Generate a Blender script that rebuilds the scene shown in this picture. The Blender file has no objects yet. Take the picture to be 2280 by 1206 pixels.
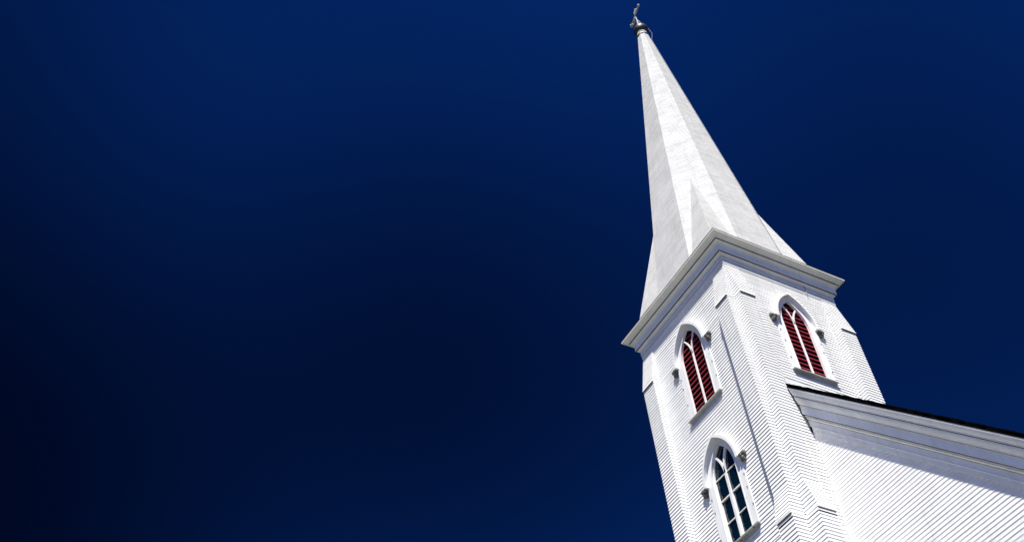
import bpy, math, random
from mathutils import Vector, Matrix
random.seed(7)
SC = bpy.context.scene
COL = SC.collection

# ------------------------------------------------------------------ camera
cam_d = bpy.data.cameras.new('camera')
cam = bpy.data.objects.new('camera', cam_d)
COL.objects.link(cam)
cam_d.sensor_fit = 'HORIZONTAL'
cam_d.sensor_width = 36.0
cam_d.lens = 36.0 * 2400.84 / 2280.0
cam_d.clip_start = 0.1
cam_d.clip_end = 3000
R_ = Vector((0.4619724650, 0.8842436836, -0.0685167836))
U_ = Vector((0.6854424109, -0.3069472547, 0.6602666766))
B_ = Vector((0.5628055996, -0.3519893335, -0.7478993022))
CAM = Vector((19.3148, -21.1926, 1.6))
cam.matrix_world = Matrix(((R_.x, U_.x, B_.x, CAM.x), (R_.y, U_.y, B_.y, CAM.y), (R_.z, U_.z, B_.z, CAM.z), (0, 0, 0, 1)))
SC.camera = cam

# ------------------------------------------------------------------ light
SUN = Vector((1.3, -1.0, 2.87)).normalized()
elev = math.asin(SUN.z)
azim = math.atan2(SUN.x, SUN.y)          # clockwise from +Y
sd = bpy.data.lights.new('sun', 'SUN')
sd.energy = 4.2
sd.angle = math.radians(0.53)
sd.color = (1.0, 0.96, 0.86)
so = bpy.data.objects.new('sun', sd)
COL.objects.link(so)
so.rotation_euler = SUN.to_track_quat('Z', 'Y').to_euler()
so.location = (40, -30, 80)

W = bpy.data.worlds.new('World')
SC.world = W
W.use_nodes = True
nt = W.node_tree
nt.nodes.clear()
out = nt.nodes.new('ShaderNodeOutputWorld')
bg = nt.nodes.new('ShaderNodeBackground')
bg.inputs['Strength'].default_value = 0.1
sky = nt.nodes.new('ShaderNodeTexSky')
sky.sky_type = 'NISHITA'
sky.sun_disc = False
sky.sun_elevation = elev
sky.sun_rotation = azim
sky.altitude = 200
sky.air_density = 1.0
sky.dust_density = 0.3
sky.ozone_density = 3.0
tc = nt.nodes.new('ShaderNodeTexCoord')


def wmath(op, a, b=None):
    n = nt.nodes.new('ShaderNodeMath')
    n.operation = op
    for i, v in enumerate((a, b)):
        if v is None:
            continue
        if isinstance(v, (int, float)):
            n.inputs[i].default_value = v
        else:
            nt.links.new(v, n.inputs[i])
    return n.outputs[0]


def wdot(c):
    n = nt.nodes.new('ShaderNodeVectorMath')
    n.operation = 'DOT_PRODUCT'
    nt.links.new(tc.outputs['Generated'], n.inputs[0])
    n.inputs[1].default_value = Vector(c).normalized()
    return n.outputs['Value']


# the deep dark band of a polarised sky lies about 90 degrees from the sun; soft lobes
# of fitted brightness vary it (weights of exp(-k(1-cos)) lobes round directions)
SKY_C = -0.571
LOBES = [((-0.517, -0.167, 0.84), 22, -1.027),
         ((-0.65, -0.119, 0.751), 22, -0.23),
         ((-0.768, -0.067, 0.637), 22, -1.458),
         ((-0.861, -0.013, 0.509), 22, -2.197),
         ((-0.464, -0.01, 0.886), 22, 0.078),
         ((-0.607, 0.047, 0.794), 22, 1.932),
         ((-0.734, 0.104, 0.672), 22, 0.914),
         ((-0.833, 0.155, 0.532), 22, 1.144),
         ((-0.39, 0.166, 0.906), 22, -0.388),
         ((-0.536, 0.231, 0.812), 22, -0.789),
         ((-0.668, 0.29, 0.685), 22, -2.761),
         ((-0.772, 0.337, 0.538), 22, 0.434),
         ((-0.298, 0.342, 0.891), 22, 0.375),
         ((-0.441, 0.413, 0.797), 22, 1.813),
         ((-0.573, 0.472, 0.67), 22, -0.054),
         ((-0.68, 0.513, 0.524), 22, 0.156),
         ((-0.198, 0.498, 0.844), 22, -1.015),
         ((-0.331, 0.571, 0.751), 22, -0.899),
         ((-0.458, 0.628, 0.629), 22, -0.378),
         ((-0.566, 0.662, 0.491), 22, 0.367),
         ((-0.103, 0.622, 0.776), 22, 1.123),
         ((-0.223, 0.693, 0.685), 22, -0.037),
         ((-0.341, 0.746, 0.572), 22, -0.446),
         ((-0.445, 0.776, 0.446), 22, 0.246),
         ((0.62, -0.62, 0.45), 3, 1.45)]  # wide bright lobe added behind the camera to fill the shaded faces
TINT = (0.012, 0.104, 0.35)
acc = None
for (c, k, w) in LOBES:
    e = wmath('MULTIPLY', wmath('SUBTRACT', wdot(c), 1.0), k)
    e = wmath('MULTIPLY', wmath('EXPONENT', e), w)
    acc = e if acc is None else wmath('ADD', acc, e)
fac = wmath('EXPONENT', wmath('ADD', acc, SKY_C)) if acc is not None else None
mul = nt.nodes.new('ShaderNodeVectorMath')
mul.operation = 'MULTIPLY'
nt.links.new(sky.outputs[0], mul.inputs[0])
mul.inputs[1].default_value = TINT
src = mul.outputs[0]
if fac is not None:
    sc_ = nt.nodes.new('ShaderNodeVectorMath')
    sc_.operation = 'SCALE'
    nt.links.new(src, sc_.inputs[0])
    nt.links.new(fac, sc_.inputs['Scale'])
    src = sc_.outputs[0]
nt.links.new(src, bg.inputs['Color'])
nt.links.new(bg.outputs[0], out.inputs[0])

SC.view_settings.view_transform = 'Standard'
SC.view_settings.look = 'None'
SC.view_settings.gamma = 1
SC.view_settings.exposure = 1.17


# ------------------------------------------------------------------ materials
def new_mat(name):
    m = bpy.data.materials.new(name)
    m.use_nodes = True
    t = m.node_tree
    return m, t, t.nodes['Principled BSDF']


def N(t, kind, **kw):
    n = t.nodes.new(kind)
    for k, v in kw.items():
        setattr(n, k, v)
    return n


def plain(name, col, rough=.6, metal=0., var=.12, scale=9.0, bump=0.02):
    m, t, b = new_mat(name)
    b.inputs['Roughness'].default_value = rough
    b.inputs['Metallic'].default_value = metal
    g = N(t, 'ShaderNodeNewGeometry')
    nz = N(t, 'ShaderNodeTexNoise')
    nz.inputs['Scale'].default_value = scale
    nz.inputs['Detail'].default_value = 6
    t.links.new(g.outputs['Position'], nz.inputs['Vector'])
    r = N(t, 'ShaderNodeMapRange')
    r.inputs['From Min'].default_value = .3
    r.inputs['From Max'].default_value = .7
    r.inputs['To Min'].default_value = 1 - var
    r.inputs['To Max'].default_value = 1 + var
    t.links.new(nz.outputs[0], r.inputs['Value'])
    s = N(t, 'ShaderNodeVectorMath', operation='SCALE')
    s.inputs[0].default_value = col
    t.links.new(r.outputs[0], s.inputs['Scale'])
    t.links.new(s.outputs[0], b.inputs['Base Color'])
    if bump:
        bp = N(t, 'ShaderNodeBump')
        bp.inputs['Distance'].default_value = bump
        bp.inputs['Strength'].default_value = .4
        t.links.new(nz.outputs[0], bp.inputs['Height'])
        t.links.new(bp.outputs[0], b.inputs['Normal'])
    return m


def painted_wood(name, base, rowh=0.119, rowvar=.05, dirt=.10, peel=.0, peelcol=(.22, .15, .10), rough=.55, cell=3.1, spec=.35):
    """old white gloss paint: each board a slightly different tone, faint grime, a few flakes gone"""
    m, t, b = new_mat(name)
    b.inputs['Roughness'].default_value = rough
    b.inputs['Specular IOR Level'].default_value = spec
    g = N(t, 'ShaderNodeNewGeometry')
    sp = N(t, 'ShaderNodeSeparateXYZ')
    t.links.new(g.outputs['Position'], sp.inputs[0])

    def M(op, a, b_=None, c=None):
        n = N(t, 'ShaderNodeMath', operation=op)
        for i, v in enumerate((a, b_, c)):
            if v is None:
                continue
            if isinstance(v, (int, float)):
                n.inputs[i].default_value = v
            else:
                t.links.new(v, n.inputs[i])
        return n.outputs[0]
    row = M('FLOOR', M('DIVIDE', sp.outputs['Z'], rowh))
    # boards about 3 m long, joints staggered per row
    wn = N(t, 'ShaderNodeTexWhiteNoise', noise_dimensions='1D')
    t.links.new(row, wn.inputs['W'])
    along = M('ADD', sp.outputs['X'], sp.outputs['Y'])
    cellid = M('FLOOR', M('ADD', M('DIVIDE', along, cell), M('MULTIPLY', wn.outputs['Value'], 7.0)))
    wn2 = N(t, 'ShaderNodeTexWhiteNoise', noise_dimensions='2D')
    cb = N(t, 'ShaderNodeCombineXYZ')
    t.links.new(row, cb.inputs[0])
    t.links.new(cellid, cb.inputs[1])
    t.links.new(cb.outputs[0], wn2.inputs['Vector'])
    tone = M('ADD', M('MULTIPLY', wn2.outputs['Value'], rowvar), 1 - rowvar)
    nz = N(t, 'ShaderNodeTexNoise')
    nz.inputs['Scale'].default_value = 1.3
    nz.inputs['Detail'].default_value = 8
    nz.inputs['Roughness'].default_value = .65
    t.links.new(g.outputs['Position'], nz.inputs['Vector'])
    gr = N(t, 'ShaderNodeMapRange')
    gr.inputs['From Min'].default_value = .35
    gr.inputs['From Max'].default_value = .65
    gr.inputs['To Min'].default_value = 1 - dirt
    gr.inputs['To Max'].default_value = 1
    t.links.new(nz.outputs[0], gr.inputs['Value'])
    # rain streaks, long in the vertical
    ms = N(t, 'ShaderNodeMapping')
    ms.inputs['Scale'].default_value = (7, 7, .35)
    t.links.new(g.outputs['Position'], ms.inputs[0])
    ns_ = N(t, 'ShaderNodeTexNoise')
    ns_.inputs['Scale'].default_value = 1.0
    ns_.inputs['Detail'].default_value = 5
    t.links.new(ms.outputs[0], ns_.inputs['Vector'])
    rs = N(t, 'ShaderNodeMapRange')
    rs.inputs['From Min'].default_value = .52
    rs.inputs['From Max'].default_value = .72
    rs.inputs['To Min'].default_value = 1
    rs.inputs['To Max'].default_value = .90
    t.links.new(ns_.outputs[0], rs.inputs['Value'])
    tot = M('MULTIPLY', M('MULTIPLY', tone, gr.outputs[0]), rs.outputs[0])
    s = N(t, 'ShaderNodeVectorMath', operation='SCALE')
    s.inputs[0].default_value = base
    t.links.new(tot, s.inputs['Scale'])
    colout = s.outputs[0]
    # flaked spots
    mp = N(t, 'ShaderNodeMapping')
    mp.inputs['Scale'].default_value = (2.5, 2.5, 9)
    t.links.new(g.outputs['Position'], mp.inputs[0])
    n2 = N(t, 'ShaderNodeTexNoise')
    n2.inputs['Scale'].default_value = 2.0
    n2.inputs['Detail'].default_value = 5
    t.links.new(mp.outputs[0], n2.inputs['Vector'])
    th = N(t, 'ShaderNodeMapRange')
    th.inputs['From Min'].default_value = .74 - peel
    th.inputs['From Max'].default_value = .77 - peel
    t.links.new(n2.outputs[0], th.inputs['Value'])
    mx = N(t, 'ShaderNodeMix', data_type='RGBA')
    t.links.new(th.outputs[0], mx.inputs['Factor'])
    t.links.new(colout, mx.inputs['A'])
    mx.inputs['B'].default_value = (*peelcol, 1)
    t.links.new(mx.outputs['Result'], b.inputs['Base Color'])
    bp = N(t, 'ShaderNodeBump')
    bp.inputs['Distance'].default_value = .006
    bp.inputs['Strength'].default_value = .35
    n3 = N(t, 'ShaderNodeTexNoise')
    n3.inputs['Scale'].default_value = 14
    n3.inputs['Detail'].default_value = 4
    t.links.new(mp.outputs[0], n3.inputs['Vector'])
    t.links.new(n3.outputs[0], bp.inputs['Height'])
    t.links.new(bp.outputs[0], b.inputs['Normal'])
    return m


M_side = painted_wood('white_clapboard_paint', (.84, .84, .83), rowvar=.07, peel=.03, peelcol=(.3, .27, .23))
M_spire = painted_wood('weathered_spire_paint', (.62, .62, .61), rowh=.102, rowvar=.13, dirt=.12, peel=.055, cell=.55, rough=.95, spec=.15, peelcol=(.3, .27, .24))
M_trim = painted_wood('white_trim_paint', (.80, .80, .785), rowh=5, rowvar=.02, dirt=.14, peel=.0)
M_rake = painted_wood('rake_board_paint', (.88, .88, .865), rowh=5, rowvar=.02, dirt=.10)
M_case = painted_wood('window_trim_paint', (.82, .82, .81), rowh=5, rowvar=.02, dirt=.10, peel=.045)
M_sill = painted_wood('worn_sill_paint', (.55, .55, .54), rowh=5, rowvar=.05, dirt=.3, peel=.1)
M_dark = plain('dark_joint_shade', (.012, .012, .013), .9)  # near-black for gaps and pegs, and for painted shade lines
M_roof = plain('black_roof_shingle', (.003, .003, .0035), 1.0, var=.3, scale=14)
M_roof.node_tree.nodes['Principled BSDF'].inputs['Specular IOR Level'].default_value = 0
M_flash = plain('dark_flashing_metal', (.02, .02, .022), .6)
M_ball = plain('dark_bronze_ball', (.035, .036, .035), .5, .5, var=.3)
M_vane = plain('pale_weathered_metal', (.34, .345, .33), .7, 0.)
M_stop = plain('grey_carved_stop', (.13, .13, .125), .85, var=.6, scale=26)
M_louv = plain('crimson_louvre_paint', (.40, .024, .062), .65, var=.35)
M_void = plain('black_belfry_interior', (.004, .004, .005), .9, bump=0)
M_cable = plain('pale_cable', (.24, .25, .27), .8)
M_stone = plain('foundation_stone', (.28, .27, .25), .9, var=.3)
M_grass = plain('mown_grass', (.115, .111, .076), .95, var=.35, scale=.8, bump=0)

m, t, b = new_mat('dark_window_glass')
b.inputs['Base Color'].default_value = (.0015, .008, .014, 1)
b.inputs['Roughness'].default_value = .06
b.inputs['IOR'].default_value = 1.5
g = N(t, 'ShaderNodeNewGeometry')
nz = N(t, 'ShaderNodeTexNoise')
nz.inputs['Scale'].default_value = 2.2
t.links.new(g.outputs['Position'], nz.inputs['Vector'])
bp = N(t, 'ShaderNodeBump')
bp.inputs['Distance'].default_value = .06
bp.inputs['Strength'].default_value = .9
t.links.new(nz.outputs[0], bp.inputs['Height'])
t.links.new(bp.outputs[0], b.inputs['Normal'])
M_glass = m


# ------------------------------------------------------------------ mesh helpers
class MB:
    def __init__(self):
        self.v = []
        self.f = []

    def face(self, *pts):
        i = len(self.v)
        self.v += [tuple(p) for p in pts]
        self.f.append(tuple(range(i, i + len(pts))))

    def box(self, a, b, mp=None):
        (x0, y0, z0), (x1, y1, z1) = a, b
        P = [(x, y, z) for x in (x0, x1) for y in (y0, y1) for z in (z0, z1)]
        if mp:
            P = [mp(*p) for p in P]
        i = len(self.v)
        self.v += [tuple(p) for p in P]
        for q in ((0, 1, 3, 2), (4, 6, 7, 5), (0, 4, 5, 1), (2, 3, 7, 6), (0, 2, 6, 4), (1, 5, 7, 3)):
            self.f.append(tuple(i + k for k in q))

    def tube(self, pts, r, n=10, mp=None, cap=True):
        pts = [Vector(mp(*p)) if mp else Vector(p) for p in pts]
        rs = r if isinstance(r, (list, tuple)) else [r] * len(pts)
        rings = []
        prev = None
        for k, p in enumerate(pts):
            d = (pts[min(k + 1, len(pts) - 1)] - pts[max(k - 1, 0)]).normalized()
            if prev is None:
                a = d.orthogonal().normalized()
            else:
                a = (prev - d * prev.dot(d)).normalized()
            prev = a
            c = d.cross(a)
            i = len(self.v)
            for j in range(n):
                an = 2 * math.pi * j / n
                self.v.append(tuple(p + (a * math.cos(an) + c * math.sin(an)) * rs[k]))
            rings.append(i)
        for i0, i1 in zip(rings, rings[1:]):
            for j in range(n):
                self.f.append((i0 + j, i0 + (j + 1) % n, i1 + (j + 1) % n, i1 + j))
        if cap:
            self.f.append(tuple(rings[0] + j for j in range(n))[::-1])
            self.f.append(tuple(rings[-1] + j for j in range(n)))

    def lathe(self, prof, n=32, c=(0, 0)):
        rings = []
        for r, z in prof:
            i = len(self.v)
            for j in range(n):
                an = 2 * math.pi * j / n
                self.v.append((c[0] + r * math.cos(an), c[1] + r * math.sin(an), z))
            rings.append(i)
        for i0, i1 in zip(rings, rings[1:]):
            for j in range(n):
                self.f.append((i0 + j, i0 + (j + 1) % n, i1 + (j + 1) % n, i1 + j))

    def sphere(self, c, r, n=20, sz=1.0):
        prof = [(max(1e-4, r * math.sin(math.pi * k / n)), c[2] - r * sz * math.cos(math.pi * k / n)) for k in range(n + 1)]
        self.lathe(prof, 2 * n, (c[0], c[1]))

    def build(self, name, mat, parent=None, smooth=False, base=None):
        me = bpy.data.meshes.new(name)
        me.from_pydata(self.v, [], self.f)
        me.materials.append(mat)
        if smooth:
            me.polygons.foreach_set('use_smooth', [True] * len(me.polygons))
        me.update()
        o = bpy.data.objects.new(name, me)
        COL.objects.link(o)
        if parent:
            o.parent = parent
        return o


# ------------------------------------------------------------------ ground
g = MB()
g.face((-600, -600, 0), (600, -600, 0), (600, 600, 0), (-600, 600, 0))
go = g.build('ground', M_grass)
go['kind'] = 'structure'

church = bpy.data.objects.new('church', None)
COL.objects.link(church)
church['label'] = 'white clapboard church with a tall pointed steeple, red louvred belfry windows and dark roof edge'
church['category'] = 'church'

# ------------------------------------------------------------------ tower measurements
A, C = 2.5, 2.3834          # half width in x and in y
BW = .594                   # buttress width
P1, P2 = .300, .480         # projection of upper and lower stage
Z_TOP = 28.206
ZD1 = 26.515
ZT2, ZD2 = 18.987, 18.10
ROW = .1195
Z_BASE = .6


def proj_at(z):
    if z >= ZD1:
        return (P1 + .035) * max(0, (Z_TOP - .03 - z) / (Z_TOP - .03 - ZD1))
    if z >= ZT2:
        return P1
    if z >= ZD2:
        return P1 + (P2 + .035 - P1) * (ZT2 - z) / (ZT2 - ZD2)
    return P2


def plan(z, off, up=False):
    """list of (p, q, key, horizontal-run kind) going round; key 0 = wall, 1..4 = corner"""
    eps = 1e-5 if up else -1e-5
    p = proj_at(z + eps)
    segs = []
    o = off
    # corner point lists in order, counter-clockwise seen from above, for (+x,-y)
    base = [(A - BW, -C), (A - BW, -C - p), (A, -C - p), (A, -C), (A + p, -C), (A + p, -C + BW), (A, -C + BW)]
    nrm = [(-1, -1), (-1, -1), (1, -1), (1, -1), (1, -1), (1, 1), (1, 1)]
    # offsets: first and last are concave wall junctions
    offs = [(-o, -o), (-o, -o), (o, -o), (o, -o), (o, -o), (o, o), (o, o)]
    pts = [(b[0] + f[0], b[1] + f[1]) for b, f in zip(base, offs)]

    def mirror(pts, sx, sy):
        q = [(x * sx, y * sy) for x, y in pts]
        return q if sx * sy > 0 else q[::-1]
    cs = [mirror(pts, 1, 1), mirror(pts, 1, -1), mirror(pts, -1, -1), mirror(pts, -1, 1)]
    for i in range(4):
        c0, c1 = cs[i], cs[(i + 1) % 4]
        for a_, b_ in zip(c0, c0[1:]):
            segs.append((a_, b_, i + 1))
        segs.append((c0[-1], c1[0], 0))
    return segs


# windows: key wall index -> list of (zsill, zspring, zapex)
WIN_UP = (23.95, 26.20, 27.33)
WIN_LO = (18.99, 21.24, 22.37)
OW = .57                    # half width of an opening


def arc_half(w, zs, za, z):
    if z <= zs:
        return w
    if z >= za:
        return 0
    h = za - zs
    R = (w * w + h * h) / (2 * w)
    return max(0, math.sqrt(max(0, R * R - (z - zs) ** 2)) - (R - w))


def hole(z0, z1, wins):
    for zb, zs, za in wins:
        if z1 > zb - .05 and z0 < za + .12:
            return arc_half(OW + .12, zs, za + .15, z1) if z1 > zb else OW + .12
    return 0


nrows = round((Z_TOP - Z_BASE) / ROW)
zr = [Z_BASE + (Z_TOP - Z_BASE) * k / nrows for k in range(nrows + 1)]
# snap rows to the set-offs so that each weathering starts on a board
for zt in (ZD1, ZT2, ZD2):
    k = min(range(len(zr)), key=lambda i: abs(zr[i] - zt))
    zr[k] = zt
TH, TL = .0205, .002
mbs = [MB() for _ in range(5)]


def lerp(a, b, t):
    return tuple(x + (y - x) * t for x, y in zip(a, b))


def board_row(mb, B0, B1, U0, U1, T0, T1, cuts, jit=.12):
    """one run of clapboard, cut into boards at the parameters in cuts"""
    for t0, t1 in zip(cuts, cuts[1:]):
        f = 1 + random.uniform(-jit, jit) if jit else 1
        dz = random.uniform(-.0025, .0025) if jit else 0
        b0, b1 = lerp(U0, B0, f), lerp(U1, B1, f)
        p, q = lerp(b0, b1, t0), lerp(b0, b1, t1)
        u, w = lerp(U0, U1, t0), lerp(U0, U1, t1)
        r, s = lerp(T0, T1, t0), lerp(T0, T1, t1)
        p = (p[0], p[1], p[2] + dz)
        q = (q[0], q[1], q[2] + dz)
        mb.face(p, q, s, r)
        mb.face(u, w, q, p)


for k in range(nrows):
    z0, z1 = zr[k], zr[k + 1]
    B, T, U = plan(z0, TH, True), plan(z1, TL, False), plan(z0, TL, True)
    for i, ((b0, b1, key), (t0, t1, _), (u0, u1, _)) in enumerate(zip(B, T, U)):
        L = math.dist(b0, b1)
        if L < .004 and math.dist(t0, t1) < .004:
            continue
        P3 = lambda p, z: (p[0], p[1], z)
        args = (P3(b0, z0), P3(b1, z0), P3(u0, z0), P3(u1, z0), P3(t0, z1), P3(t1, z1))
        cuts = [0, 1]
        if key == 0:
            cuts = [0, random.uniform(.2, .8), 1]
            wall = i // 7                 # 0: +x side, 1: back, 2: -x side, 3: front
            hw = 0
            if wall == 3:
                hw = hole(z0, z1, (WIN_UP, WIN_LO))
            elif wall == 0:
                hw = hole(z0, z1, (WIN_UP,))
            if hw > .01:
                d = hw / L
                board_row(mbs[0], *args, [0, random.uniform(.1, .2), .5 - d])
                board_row(mbs[0], *args, [.5 + d, random.uniform(.8, .9), 1])
                continue
        board_row(mbs[key], *args, cuts, jit=.12 if key == 0 else 0)
wall_o = mbs[0].build('tower_wall', M_side, church)
butt = [mbs[i].build('buttress', M_side, church) for i in range(1, 5)]

# foundation
f = MB()
f.box((-A - .6, -C - .6, -.3), (A + .6, C + .6, .62))
f.box((-10.4, -.95, -.3), (10.4, 24.4, .61))
f.build('foundation', M_stone, church)

# drip boards at the set-offs, sub-parts of each buttress
sgn = [(1, -1), (1, 1), (-1, 1), (-1, -1)]
for i, (sx, sy) in enumerate(sgn):
    for zd, p, th in ((ZD1, P1 + .035, .018), (ZD2, P2 + .035, .085)):
        d = MB()
        e = .022
        ys, xs = sy * C, sx * A
        # on the front or back arm
        x0, x1 = sorted((sx * (A - BW - .02 - .0), sx * (A + .02)))
        y0, y1 = sorted((sy * (C + .05), sy * (C + p + e)))
        d.box((x0, y0, zd - th), (x1, y1, zd + .004))
        x0, x1 = sorted((sx * (A + .05), sx * (A + p + e)))
        y0, y1 = sorted((sy * (C - BW - .02), sy * (C + .02)))
        d.box((x0, y0, zd - th), (x1, y1, zd + .004))
        d.build('drip_board', M_trim, butt[i])
        s = MB()  # dark strip that paints the shade under the drip board
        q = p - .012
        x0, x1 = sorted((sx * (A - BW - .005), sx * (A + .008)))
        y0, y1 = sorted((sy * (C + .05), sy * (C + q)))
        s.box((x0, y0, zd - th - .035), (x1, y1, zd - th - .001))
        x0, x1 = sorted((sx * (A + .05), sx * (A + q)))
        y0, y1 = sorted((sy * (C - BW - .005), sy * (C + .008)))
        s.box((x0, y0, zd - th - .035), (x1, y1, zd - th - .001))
        s.build('drip_shade', M_dark, butt[i])
        if th > .05:
            for nm, mt, t0, t1, q in (('fillet', M_trim, .036, .10, p - .006), ('drip_shade', M_dark, .101, .128, p - .016)):
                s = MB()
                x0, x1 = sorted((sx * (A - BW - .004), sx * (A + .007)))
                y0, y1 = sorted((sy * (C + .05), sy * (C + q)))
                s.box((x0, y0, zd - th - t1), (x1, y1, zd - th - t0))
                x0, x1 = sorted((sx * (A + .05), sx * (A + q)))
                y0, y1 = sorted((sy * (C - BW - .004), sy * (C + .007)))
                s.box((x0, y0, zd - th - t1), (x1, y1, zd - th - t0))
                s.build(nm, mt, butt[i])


# ------------------------------------------------------------------ tower cornice
D = 'dark'                  # marks a groove whose shade is painted as a dark strip


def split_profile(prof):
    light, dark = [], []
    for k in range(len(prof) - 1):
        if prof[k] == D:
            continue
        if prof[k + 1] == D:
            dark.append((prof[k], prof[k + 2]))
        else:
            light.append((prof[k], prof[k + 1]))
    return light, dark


def sweep_square(segs, name, mat, parent):
    c = MB()
    for (o0, z0), (o1, z1) in segs:
        r0 = [(A + o0, -C - o0, z0), (A + o0, C + o0, z0), (-A - o0, C + o0, z0), (-A - o0, -C - o0, z0)]
        r1 = [(A + o1, -C - o1, z1), (A + o1, C + o1, z1), (-A - o1, C + o1, z1), (-A - o1, -C - o1, z1)]
        for j in range(4):
            k = (j + 1) % 4
            c.face(r0[j], r0[k], r1[k], r1[j])
    return c.build(name, mat, parent)


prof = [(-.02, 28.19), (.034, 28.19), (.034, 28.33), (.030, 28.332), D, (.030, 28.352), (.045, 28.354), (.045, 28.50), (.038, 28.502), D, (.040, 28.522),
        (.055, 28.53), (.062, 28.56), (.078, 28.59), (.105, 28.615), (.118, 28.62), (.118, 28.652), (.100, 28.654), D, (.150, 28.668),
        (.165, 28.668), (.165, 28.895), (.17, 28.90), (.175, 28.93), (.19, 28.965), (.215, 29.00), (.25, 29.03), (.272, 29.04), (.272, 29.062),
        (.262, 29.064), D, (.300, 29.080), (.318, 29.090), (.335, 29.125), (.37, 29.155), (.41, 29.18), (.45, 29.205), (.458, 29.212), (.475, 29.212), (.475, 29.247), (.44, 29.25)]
light, dark = split_profile(prof)
cornice = sweep_square(light, 'cornice', M_trim, church)
sweep_square(dark, 'moulding_shade', M_dark, cornice)  # undercut shade lines of the mouldings, painted as dark strips
sweep_square([((.466, 29.244), (.466, 29.315)), ((.466, 29.315), (.44, 29.32)), ((.44, 29.32), (-.2, 29.38))], 'roof_flashing', M_flash, cornice)

# ------------------------------------------------------------------ spire
SA0, SK, SZT, SZB = 2.474, .4418, 51.478, 35.10
S_BASE = 29.30


def s_ap(z):
    return SA0 * (SZT - z) / (SZT - 28.6)


DD = s_ap(SZB) * (1 + SK) / 2
S_COR = 2.475


def spire_plan(z, off):
    a = s_ap(z)
    k = 1 + off / a
    ab = s_ap(S_BASE)
    t = min(1, max(0, (SZB - z) / (SZB - S_BASE)))
    one = []
    v1, v2 = (SK * a, -a), (a, -SK * a)
    one = [v1]
    if t > 0:
        L1 = (DD + (SK * ab - DD) * t, -(DD + (ab - DD) * t))
        K = (DD + (S_COR - DD) * t, -(DD + (S_COR - DD) * t))
        L2 = (-L1[1], -L1[0])
        one += [L1, K, L2]
    else:
        mid = ((v1[0] + v2[0]) / 2, (v1[1] + v2[1]) / 2)
        one += [mid, mid, mid]
    one.append(v2)
    pts = []
    for (sx, sy) in ((1, 1), (1, -1), (-1, -1), (-1, 1)):
        q = [(x * sx, y * sy) for x, y in one]
        if sx * sy < 0:
            q = q[::-1]
        pts += q
    return [(x * k, y * k) for x, y in pts]


sp = MB()
z = S_BASE
SROW = .102
SZ_END = 49.20
ns = int((SZ_END - S_BASE) / SROW)
for r in range(ns):
    z0 = S_BASE + r * SROW
    z1 = z0 + SROW
    T = .008
    B, U, Tt = spire_plan(z0, T), spire_plan(z0, .001), spire_plan(z1, .001)
    n = len(B)
    for j in range(n):
        k = (j + 1) % n
        if math.dist(B[j], B[k]) < .003 and math.dist(Tt[j], Tt[k]) < .003:
            continue
        P3 = lambda p, zz: (p[0], p[1], zz)
        long_ = j % 5 == 4
        cuts = [0, random.uniform(.2, .8), 1] if long_ else [0, 1]
        board_row(sp, P3(B[j], z0), P3(B[k], z0), P3(U[j], z0), P3(U[k], z0), P3(Tt[j], z1), P3(Tt[k], z1), cuts, jit=.18 if long_ else 0)
spire = sp.build('spire', M_spire, church)
SZ_END = S_BASE + ns * SROW

# ------------------------------------------------------------------ finial and weathervane
zb0 = SZ_END
ra = s_ap(zb0)
col = MB()
col.lathe([(ra * 1.02, zb0 - .02), (ra * 1.12, zb0), (ra * 1.12, zb0 + .10), (ra * .8, zb0 + .12), (ra * .78, zb0 + .30), (ra * 1.0, zb0 + .33), (.02, zb0 + .33)], 24)
bl = MB()
BZ = 49.86
bl.sphere((0, 0, BZ), .37, 24)
ball = bl.build('finial_ball', M_ball, church, smooth=True)
col.build('collar', M_trim, ball)
bandm = MB()
bandm.lathe([(ra * 1.0, zb0 - .03), (ra * 1.19, zb0 - .025), (ra * 1.19, zb0 + .035), (ra * .9, zb0 + .04)], 24)
bandm.build('collar_band', M_flash, ball)
camh = Vector((CAM.x, CAM.y, 0)).normalized()
ri = Vector((-camh.y, camh.x, 0))
VZ = 51.45
dirv = (ri * .32 + camh * .49)
hub = Vector((0, 0, 0)) - ri * .06
wv = MB()


def vp(t, z):
    p = hub + dirv * t
    return (p.x, p.y, z)


wv.tube([(0, 0, BZ + .3), (hub.x * .6, hub.y * .6, 51.0), (hub.x, hub.y, 51.72)], [.036, .030, .026], 10)
for an in range(3):
    a_ = an * 2.094 + .4
    wv.tube([(.13 * math.cos(a_), .13 * math.sin(a_), BZ + .32), (.075 * math.cos(a_), .075 * math.sin(a_), BZ + .8), (hub.x * .6, hub.y * .6, 51.05)], [.017, .015, .014], 8)
wv.tube([vp(-1, VZ), vp(1, VZ)], .036, 10)
for tt, rr in ((1, .075), (-1, .09)):
    p = vp(tt, VZ)
    wv.sphere(p, rr, 8)
# upright banner plate on the near half, with a swallow tail
side = dirv.cross(Vector((0, 0, 1))).normalized() * .035
pl = [(.0, VZ + .03), (.66, VZ + .03), (.58, VZ + .17), (.42, VZ + .20), (.34, VZ + .36), (.16, VZ + .28), (.0, VZ + .32)]
for s_ in (1, -1):
    wv.face(*[tuple(Vector(vp(*q)) + side * s_) for q in pl])
for q0, q1 in zip(pl, pl[1:] + pl[:1]):
    wv.face(*[tuple(Vector(vp(*q)) + side * s_) for q, s_ in ((q0, 1), (q1, 1), (q1, -1), (q0, -1))])
# scroll brace on the far half
arc = []
for k in range(13):
    a_ = math.pi * k / 12
    arc.append(vp(-.42 + .34 * math.cos(a_), VZ - .02 - .30 * math.sin(a_)))
wv.tube(arc, .028, 8)
wv.build('weathervane', M_vane, ball, smooth=False)

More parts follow.
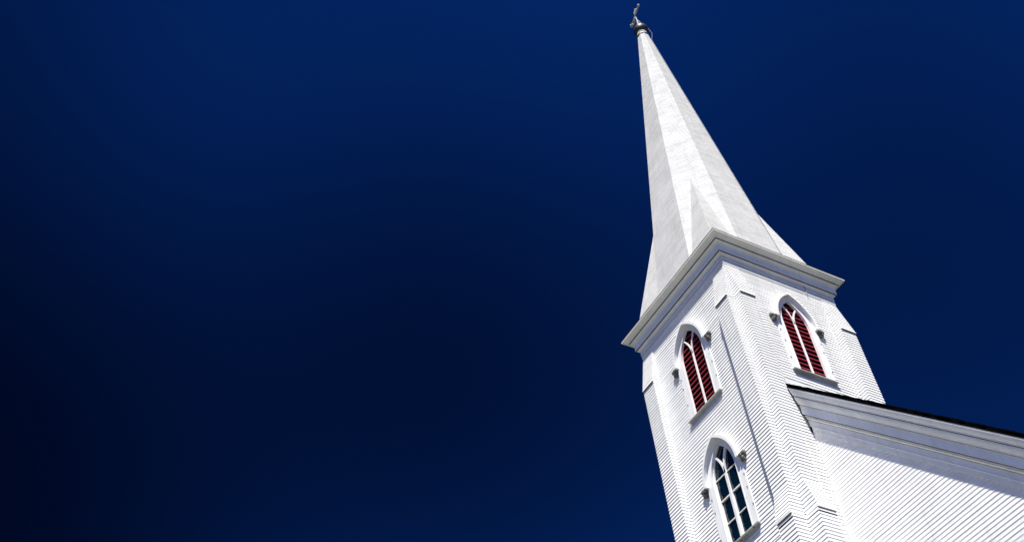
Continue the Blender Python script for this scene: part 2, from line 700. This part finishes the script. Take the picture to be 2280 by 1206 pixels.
# lightning cable: from the ball down the side face of the spire, over the cornice and the frieze
cb = MB()
pts_c = [(.30, .22, BZ - .1), (.37, .30, 49.2)]
for k in range(14):
    z = 48.4 - k * (48.4 - S_BASE) / 13
    pts_c.append((s_ap(z) * 1.0 + .03, s_ap(z) * .42, z))
pts_c += [(A + .44, 1.12, 29.33), (A + .50, 1.12, 29.26)]
cb.tube(pts_c, .008, 6)
cb.tube([(A + .07, 1.12, 28.62), (A + .062, 1.12, 28.4), (A + .06, 1.12, 28.12)], .014, 6)
cb.build('lightning_cable', M_cable, church)


# ------------------------------------------------------------------ windows
def outline(w, zs, za, zb, n=14):
    h = za - zs
    R = (w * w + h * h) / (2 * w)
    th = math.asin(min(1, h / R))
    L = [(-w, zb)]
    for k in range(n + 1):
        a_ = th * k / n
        L.append(((R - w) - R * math.cos(a_), zs + R * math.sin(a_)))
    Rr = [(-x, z) for x, z in L[::-1][1:]]
    return L + Rr


def band(mb, inn, outl, v0, v1, mp, caps=True):
    for (i0, i1, o0, o1) in zip(inn, inn[1:], outl, outl[1:]):
        mb.face(mp(i0[0], v1, i0[1]), mp(i1[0], v1, i1[1]), mp(o1[0], v1, o1[1]), mp(o0[0], v1, o0[1]))
        mb.face(mp(o0[0], v1, o0[1]), mp(o1[0], v1, o1[1]), mp(o1[0], v0, o1[1]), mp(o0[0], v0, o0[1]))
        mb.face(mp(i0[0], v0, i0[1]), mp(i1[0], v0, i1[1]), mp(i1[0], v1, i1[1]), mp(i0[0], v1, i0[1]))
    for a_, b_ in ((inn[0], outl[0]), (inn[-1], outl[-1])):
        mb.face(mp(a_[0], v0, a_[1]), mp(a_[0], v1, a_[1]), mp(b_[0], v1, b_[1]), mp(b_[0], v0, b_[1]))


def fill(mb, ol, v, mp):
    n = len(ol)
    for k in range(n // 2):
        a_, b_, c_, d_ = ol[k], ol[k + 1], ol[n - 2 - k], ol[n - 1 - k]
        if k + 1 == n - 2 - k:
            mb.face(mp(a_[0], v, a_[1]), mp(b_[0], v, b_[1]), mp(d_[0], v, d_[1]))
            break
        mb.face(mp(a_[0], v, a_[1]), mp(b_[0], v, b_[1]), mp(c_[0], v, c_[1]), mp(d_[0], v, d_[1]))


def strip(mb, pts, w, v0, v1, mp):
    """bar of width w following pts (u, z)"""
    L, Rr = [], []
    for k, p in enumerate(pts):
        a_, b_ = pts[max(0, k - 1)], pts[min(len(pts) - 1, k + 1)]
        dx, dz = b_[0] - a_[0], b_[1] - a_[1]
        l = math.hypot(dx, dz)
        nx, nz_ = -dz / l * w / 2, dx / l * w / 2
        L.append((p[0] + nx, p[1] + nz_))
        Rr.append((p[0] - nx, p[1] - nz_))
    band(mb, L, Rr, v0, v1, mp)


def make_window(win, mp, louvred, label):
    zb, zs, za = win
    name = 'louvred_window' if louvred else 'arched_window'
    # casing: flat boards beside the opening, arched band above, thin inner bead
    c = MB()
    band(c, outline(OW, zs, za, zb), outline(OW + .285, zs, za + .25, zb), -.02, .05, mp)
    root = c.build(name, M_case, church)
    root['label'] = label
    bd = MB()
    band(bd, outline(OW - .012, zs, za - .015, zb), outline(OW + .03, zs, za + .035, zb), -.034, .058, mp)
    bd.build('reveal', M_case, root)
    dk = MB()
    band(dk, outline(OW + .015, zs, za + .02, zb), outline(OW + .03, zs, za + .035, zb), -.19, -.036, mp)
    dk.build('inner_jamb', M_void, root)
    # hood moulding
    h = MB()
    zh = zs + .0
    band(h, outline(OW + .20, zs, za + .20, zh), outline(OW + .295, zs, za + .31, zh), 0, .185, mp)
    h.build('hood_mould', M_case, root)
    # label stops: a small carved boss on a short return
    for s in (-1, 1):
        st = MB()
        u0 = s * (OW + .28)
        u1 = s * (OW + .52)
        a_, b_ = sorted((u0, u1))
        st.box((a_, .0, zs - .04), (b_, .13, zs + .07), mp)
        st.box((a_ + .03, .0, zs - .20), (b_ - .05, .10, zs - .035), mp)
        for (uu, zz, rr, vv) in ((s * (OW + .48), zs + .0, .065, .09), (s * (OW + .36), zs - .02, .07, .12), (s * (OW + .42), zs - .13, .06, .10), (s * (OW + .38), zs - .22, .04, .06)):
            p = mp(uu, vv, zz)
            st.sphere(p, rr, 6)
        st.build('label_stop', M_stop, root)
    # sill
    si = MB()
    si.box((-OW - .33, -.02, zb - .065), (OW + .30, .125, zb - .035), mp)
    si.box((-OW - .26, -.02, zb - .20), (OW + .24, .03, zb - .066), mp)
    si.box((-OW - .28, -.05, zb - .035), (OW + .26, .056, zb + .02), mp)
    si.build('sill', M_sill, root)
    # Y tracery
    tr = MB()
    h_ = za - zs
    R = (OW * OW + h_ * h_) / (2 * OW)
    vt0, vt1 = (-.03, .012) if louvred else (-.06, -.005)
    mw = .06 if louvred else .085
    strip(tr, [(0, zb), (0, zs + .05)], mw, vt0, vt1, mp)
    for s in (-1, 1):
        pts = []
        th = math.acos((R - OW / 2 - .0) / R)
        for k in range(11):
            a_ = th * k / 10
            pts.append((s * (R - R * math.cos(a_)), zs + R * math.sin(a_)))
        strip(tr, pts, mw * .85, vt0 + .002, vt1 - .002, mp)
    tr.build('tracery', M_case, root)
    if louvred:
        lv = MB()
        z = zb + .05
        while z < za - .1:
            w = arc_half(OW + .01, zs, za + .012, z + .03)
            if w > .03:
                t_ = .027
                ja, jb = random.uniform(-.006, .006), random.uniform(-.006, .006)
                vf = -.036 + random.uniform(-.004, .004)
                P = [(-w, vf, z + ja), (w, vf, z + jb), (w, -.16, z + jb + .10), (-w, -.16, z + ja + .10)]
                lo = [mp(*p) for p in P]
                hi = [mp(p[0], p[1], p[2] + t_) for p in P]
                lv.face(*lo)
                lv.face(*hi[::-1])
                lv.face(lo[0], lo[1], hi[1], hi[0])
                lv.face(lo[2], lo[3], hi[3], hi[2])
                lv.face(lo[1], lo[2], hi[2], hi[1])
                lv.face(lo[3], lo[0], hi[0], hi[3])
            z += .205
        lv.build('louvre', M_louv, root)
        bk = MB()
        fill(bk, outline(OW + .016, zs, za + .02, zb - .02), -.185, mp)
        bk.build('backing', M_void, root)
    else:
        gl = MB()
        fill(gl, outline(OW, zs, za, zb), -.065, mp)
        gl.build('glass', M_glass, root)
        sa = MB()
        # upper sash frame, then the heavier lower sash set inside it
        band(sa, outline(OW - .035, zs, za - .045, zb + 1.56), outline(OW - .01, zs, za - .01, zb + 1.56), -.07, -.02, mp)
        for s in (-1, 1):
            a_, b_ = sorted((s * (OW - .012), s * (OW - .075)))
            sa.box((a_, -.07, zb), (b_, -.012, zb + 1.56), mp)
            a_, b_ = sorted((s * .04, s * .075))
            sa.box((a_, -.07, zb), (b_, -.015, zb + 1.54), mp)
        sa.box((-OW + .02, -.07, zb + 1.535), (OW - .02, -.018, zb + 1.575), mp)
        sa.box((-OW + .02, -.07, zb + .0), (OW - .02, -.014, zb + .06), mp)
        for zz in (zb + .78, zb + 2.32):
            sa.box((-OW + .02, -.07, zz - .014), (OW - .02, -.035, zz + .014), mp)
        sa.build('sash', M_case, root)
    # shutter pegs round the casing
    for s in (-1, 1):
        for zz in (zs - .48, zs - 1.0, zs - 1.75):
            pg = MB()
            uu = s * (OW + .25 + random.uniform(-.04, .02))
            zz += random.uniform(-.12, .12)
            pg.box((uu - .013, .05, zz - .017), (uu + .013, .068, zz + .017), mp)
            pg.build('shutter_peg', M_dark, root)
    return root


front = lambda u, v, z: (u, -C - v, z)
right = lambda u, v, z: (A + v, u, z)
make_window(WIN_UP, front, True, 'red louvred window on the front face of the belfry')
make_window(WIN_UP, right, True, 'red louvred window on the side face of the belfry, just above the roof')
make_window(WIN_LO, front, False, 'dark glazed sash window below the red louvres')

# ------------------------------------------------------------------ nave
YN = -1.0
SL = 1.103
ZR = 23.10 + SL * 2.5        # height of the roof line over x = 0
CP = 1 / math.sqrt(1 + SL * SL)
XE = 10.9


def zroof(x):
    return ZR - SL * abs(x)


nv = MB()
NR = .1167
k = 0
z = Z_BASE
XW = 10.3
while True:
    z0 = z + k * NR
    z1 = z0 + NR
    xm = (ZR - 1.08 / CP - z0) / SL
    if xm < A + .02:
        break
    xm = min(xm, XW)
    for s in (1, -1):
        x0, x1 = s * (A - .05), s * xm
        B0, B1 = (x0, YN - .0115, z0), (x1, YN - .0115, z0)
        U0, U1 = (x0, YN - .001, z0), (x1, YN - .001, z0)
        T0, T1 = (x0, YN - .001, z1), (x1, YN - .001, z1)
        L = abs(x1 - x0)
        cuts = [0]
        u = random.uniform(.5, 3.5)
        while u < L - .3:
            cuts.append(u / L)
            u += random.choice((2.4, 3.0, 3.6))
        cuts.append(1)
        board_row(nv, B0, B1, U0, U1, T0, T1, cuts, jit=.14)
    k += 1
nave = nv.build('nave_wall', M_side, church)
sw = MB()
for s in (1, -1):
    k = 0
    ztop = zroof(XW) - .4
    while Z_BASE + (k + 1) * NR < ztop:
        z0 = Z_BASE + k * NR
        z1 = z0 + NR
        x = s * XW
        board_row(sw, (x + s * .015, YN, z0), (x + s * .015, 24.3, z0), (x, YN, z0), (x, 24.3, z0), (x, YN, z1), (x, 24.3, z1), [0, .3, .6, 1], jit=.1)
        k += 1
sw.build('side_wall', M_side, church)
bw = MB()
bw.face((-XW, 24.3, .6), (XW, 24.3, .6), (XW, 24.3, zroof(XW) - .3), (0, 24.3, ZR - .3), (-XW, 24.3, zroof(XW) - .3))
bw.build('back_wall', M_side, church)

# roof slabs
rf = MB()
for s in (1, -1):
    y0, y1 = YN - .452, 24.8
    th = .095 / CP
    top = [(0, y0, ZR), (s * XE, y0, zroof(XE)), (s * XE, y1, zroof(XE)), (0, y1, ZR)]
    bot = [(x, y, z - th) for x, y, z in top]
    rf.face(*top)
    rf.face(*bot[::-1])
    for i in range(4):
        j = (i + 1) % 4
        rf.face(top[i], top[j], bot[j], bot[i])
for s in (1, -1):
    x = A - .3
    while x < XE:
        w = random.uniform(.10, .19)
        h = .010 + random.uniform(0, .016)
        o = random.uniform(0, .022)
        x1 = min(x + w - .006, XE)
        P = []
        for xx in (x, x1):
            for yy in (y0 - o, y0 + .12):
                for dz in (-.012, h + (.012 if xx == x1 else 0)):
                    P.append((s * xx, yy, zroof(xx) + dz / CP))
        i = len(rf.v)
        rf.v += P
        for q in ((0, 1, 3, 2), (4, 6, 7, 5), (0, 4, 5, 1), (2, 3, 7, 6), (0, 2, 6, 4), (1, 5, 7, 3)):
            rf.f.append(tuple(i + k_ for k_ in q))
        x += w
rf.build('nave_roof', M_roof, church)

# rake cornice: (distance out from the wall, distance down square to the slope)
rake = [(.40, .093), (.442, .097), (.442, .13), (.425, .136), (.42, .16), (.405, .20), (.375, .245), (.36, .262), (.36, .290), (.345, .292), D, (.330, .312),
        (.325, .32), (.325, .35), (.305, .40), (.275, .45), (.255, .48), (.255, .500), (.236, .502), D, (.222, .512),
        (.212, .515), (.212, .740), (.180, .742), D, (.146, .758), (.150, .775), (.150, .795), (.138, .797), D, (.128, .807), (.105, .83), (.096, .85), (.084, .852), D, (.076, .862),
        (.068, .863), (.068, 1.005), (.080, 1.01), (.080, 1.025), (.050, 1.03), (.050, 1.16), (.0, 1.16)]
XS = A + .055
for s in (1, -1):
    light, dark = split_profile(rake)

    def rake_mesh(segs, name, mat, parent, lift=0):
        rk = MB()
        for (n0, s0), (n1, s1) in segs:
            P = []
            for (n_, s_) in ((n0, s0), (n1, s1)):
                P.append([(s * XS, YN - n_, zroof(XS) - s_ / CP), (s * XE, YN - n_, zroof(XE) - s_ / CP)])
            rk.face(P[0][0], P[0][1], P[1][1], P[1][0])
        return rk.build(name, mat, parent)
    rko = rake_mesh(light, 'rake_cornice', M_rake, church)
    rake_mesh(dark, 'moulding_shade', M_dark, rko)  # shade in the rake's undercuts, put in as near-black strips
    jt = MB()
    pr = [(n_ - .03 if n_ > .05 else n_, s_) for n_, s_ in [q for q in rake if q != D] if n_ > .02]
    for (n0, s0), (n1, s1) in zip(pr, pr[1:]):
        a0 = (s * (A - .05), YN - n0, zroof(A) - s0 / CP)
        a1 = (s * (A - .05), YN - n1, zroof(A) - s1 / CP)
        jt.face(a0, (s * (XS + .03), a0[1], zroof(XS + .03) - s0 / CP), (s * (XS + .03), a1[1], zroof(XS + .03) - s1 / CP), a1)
    jt.build('dark_joint_shade', M_dark, rko)
# roof-to-tower flashing, a little wavy
fl = MB()
ys = [YN - .40 + i * (C - YN + .1) / 14 for i in range(15)]
zt_ = [23.38 + random.uniform(-.02, .02) for _ in ys]
for i in range(14):
    x = A + .026
    fl.face((x, ys[i], 23.0), (x, ys[i + 1], 23.0), (x, ys[i + 1], zt_[i + 1]), (x, ys[i], zt_[i]))
    fl.face((x, ys[i], zt_[i]), (x, ys[i + 1], zt_[i + 1]), (A, ys[i + 1], zt_[i + 1] + .01), (A, ys[i], zt_[i] + .01))
flo = fl.build('wall_flashing', M_trim, church)
fd = MB()
for i in range(14):
    w0, w1 = random.uniform(.004, .022), random.uniform(.004, .022)
    fd.face((A + .029, ys[i], zt_[i] - .004), (A + .029, ys[i + 1], zt_[i + 1] - .004), (A + .029, ys[i + 1], zt_[i + 1] + w1), (A + .029, ys[i], zt_[i] + w0))
fd.build('caulk_gap', M_dark, flo)
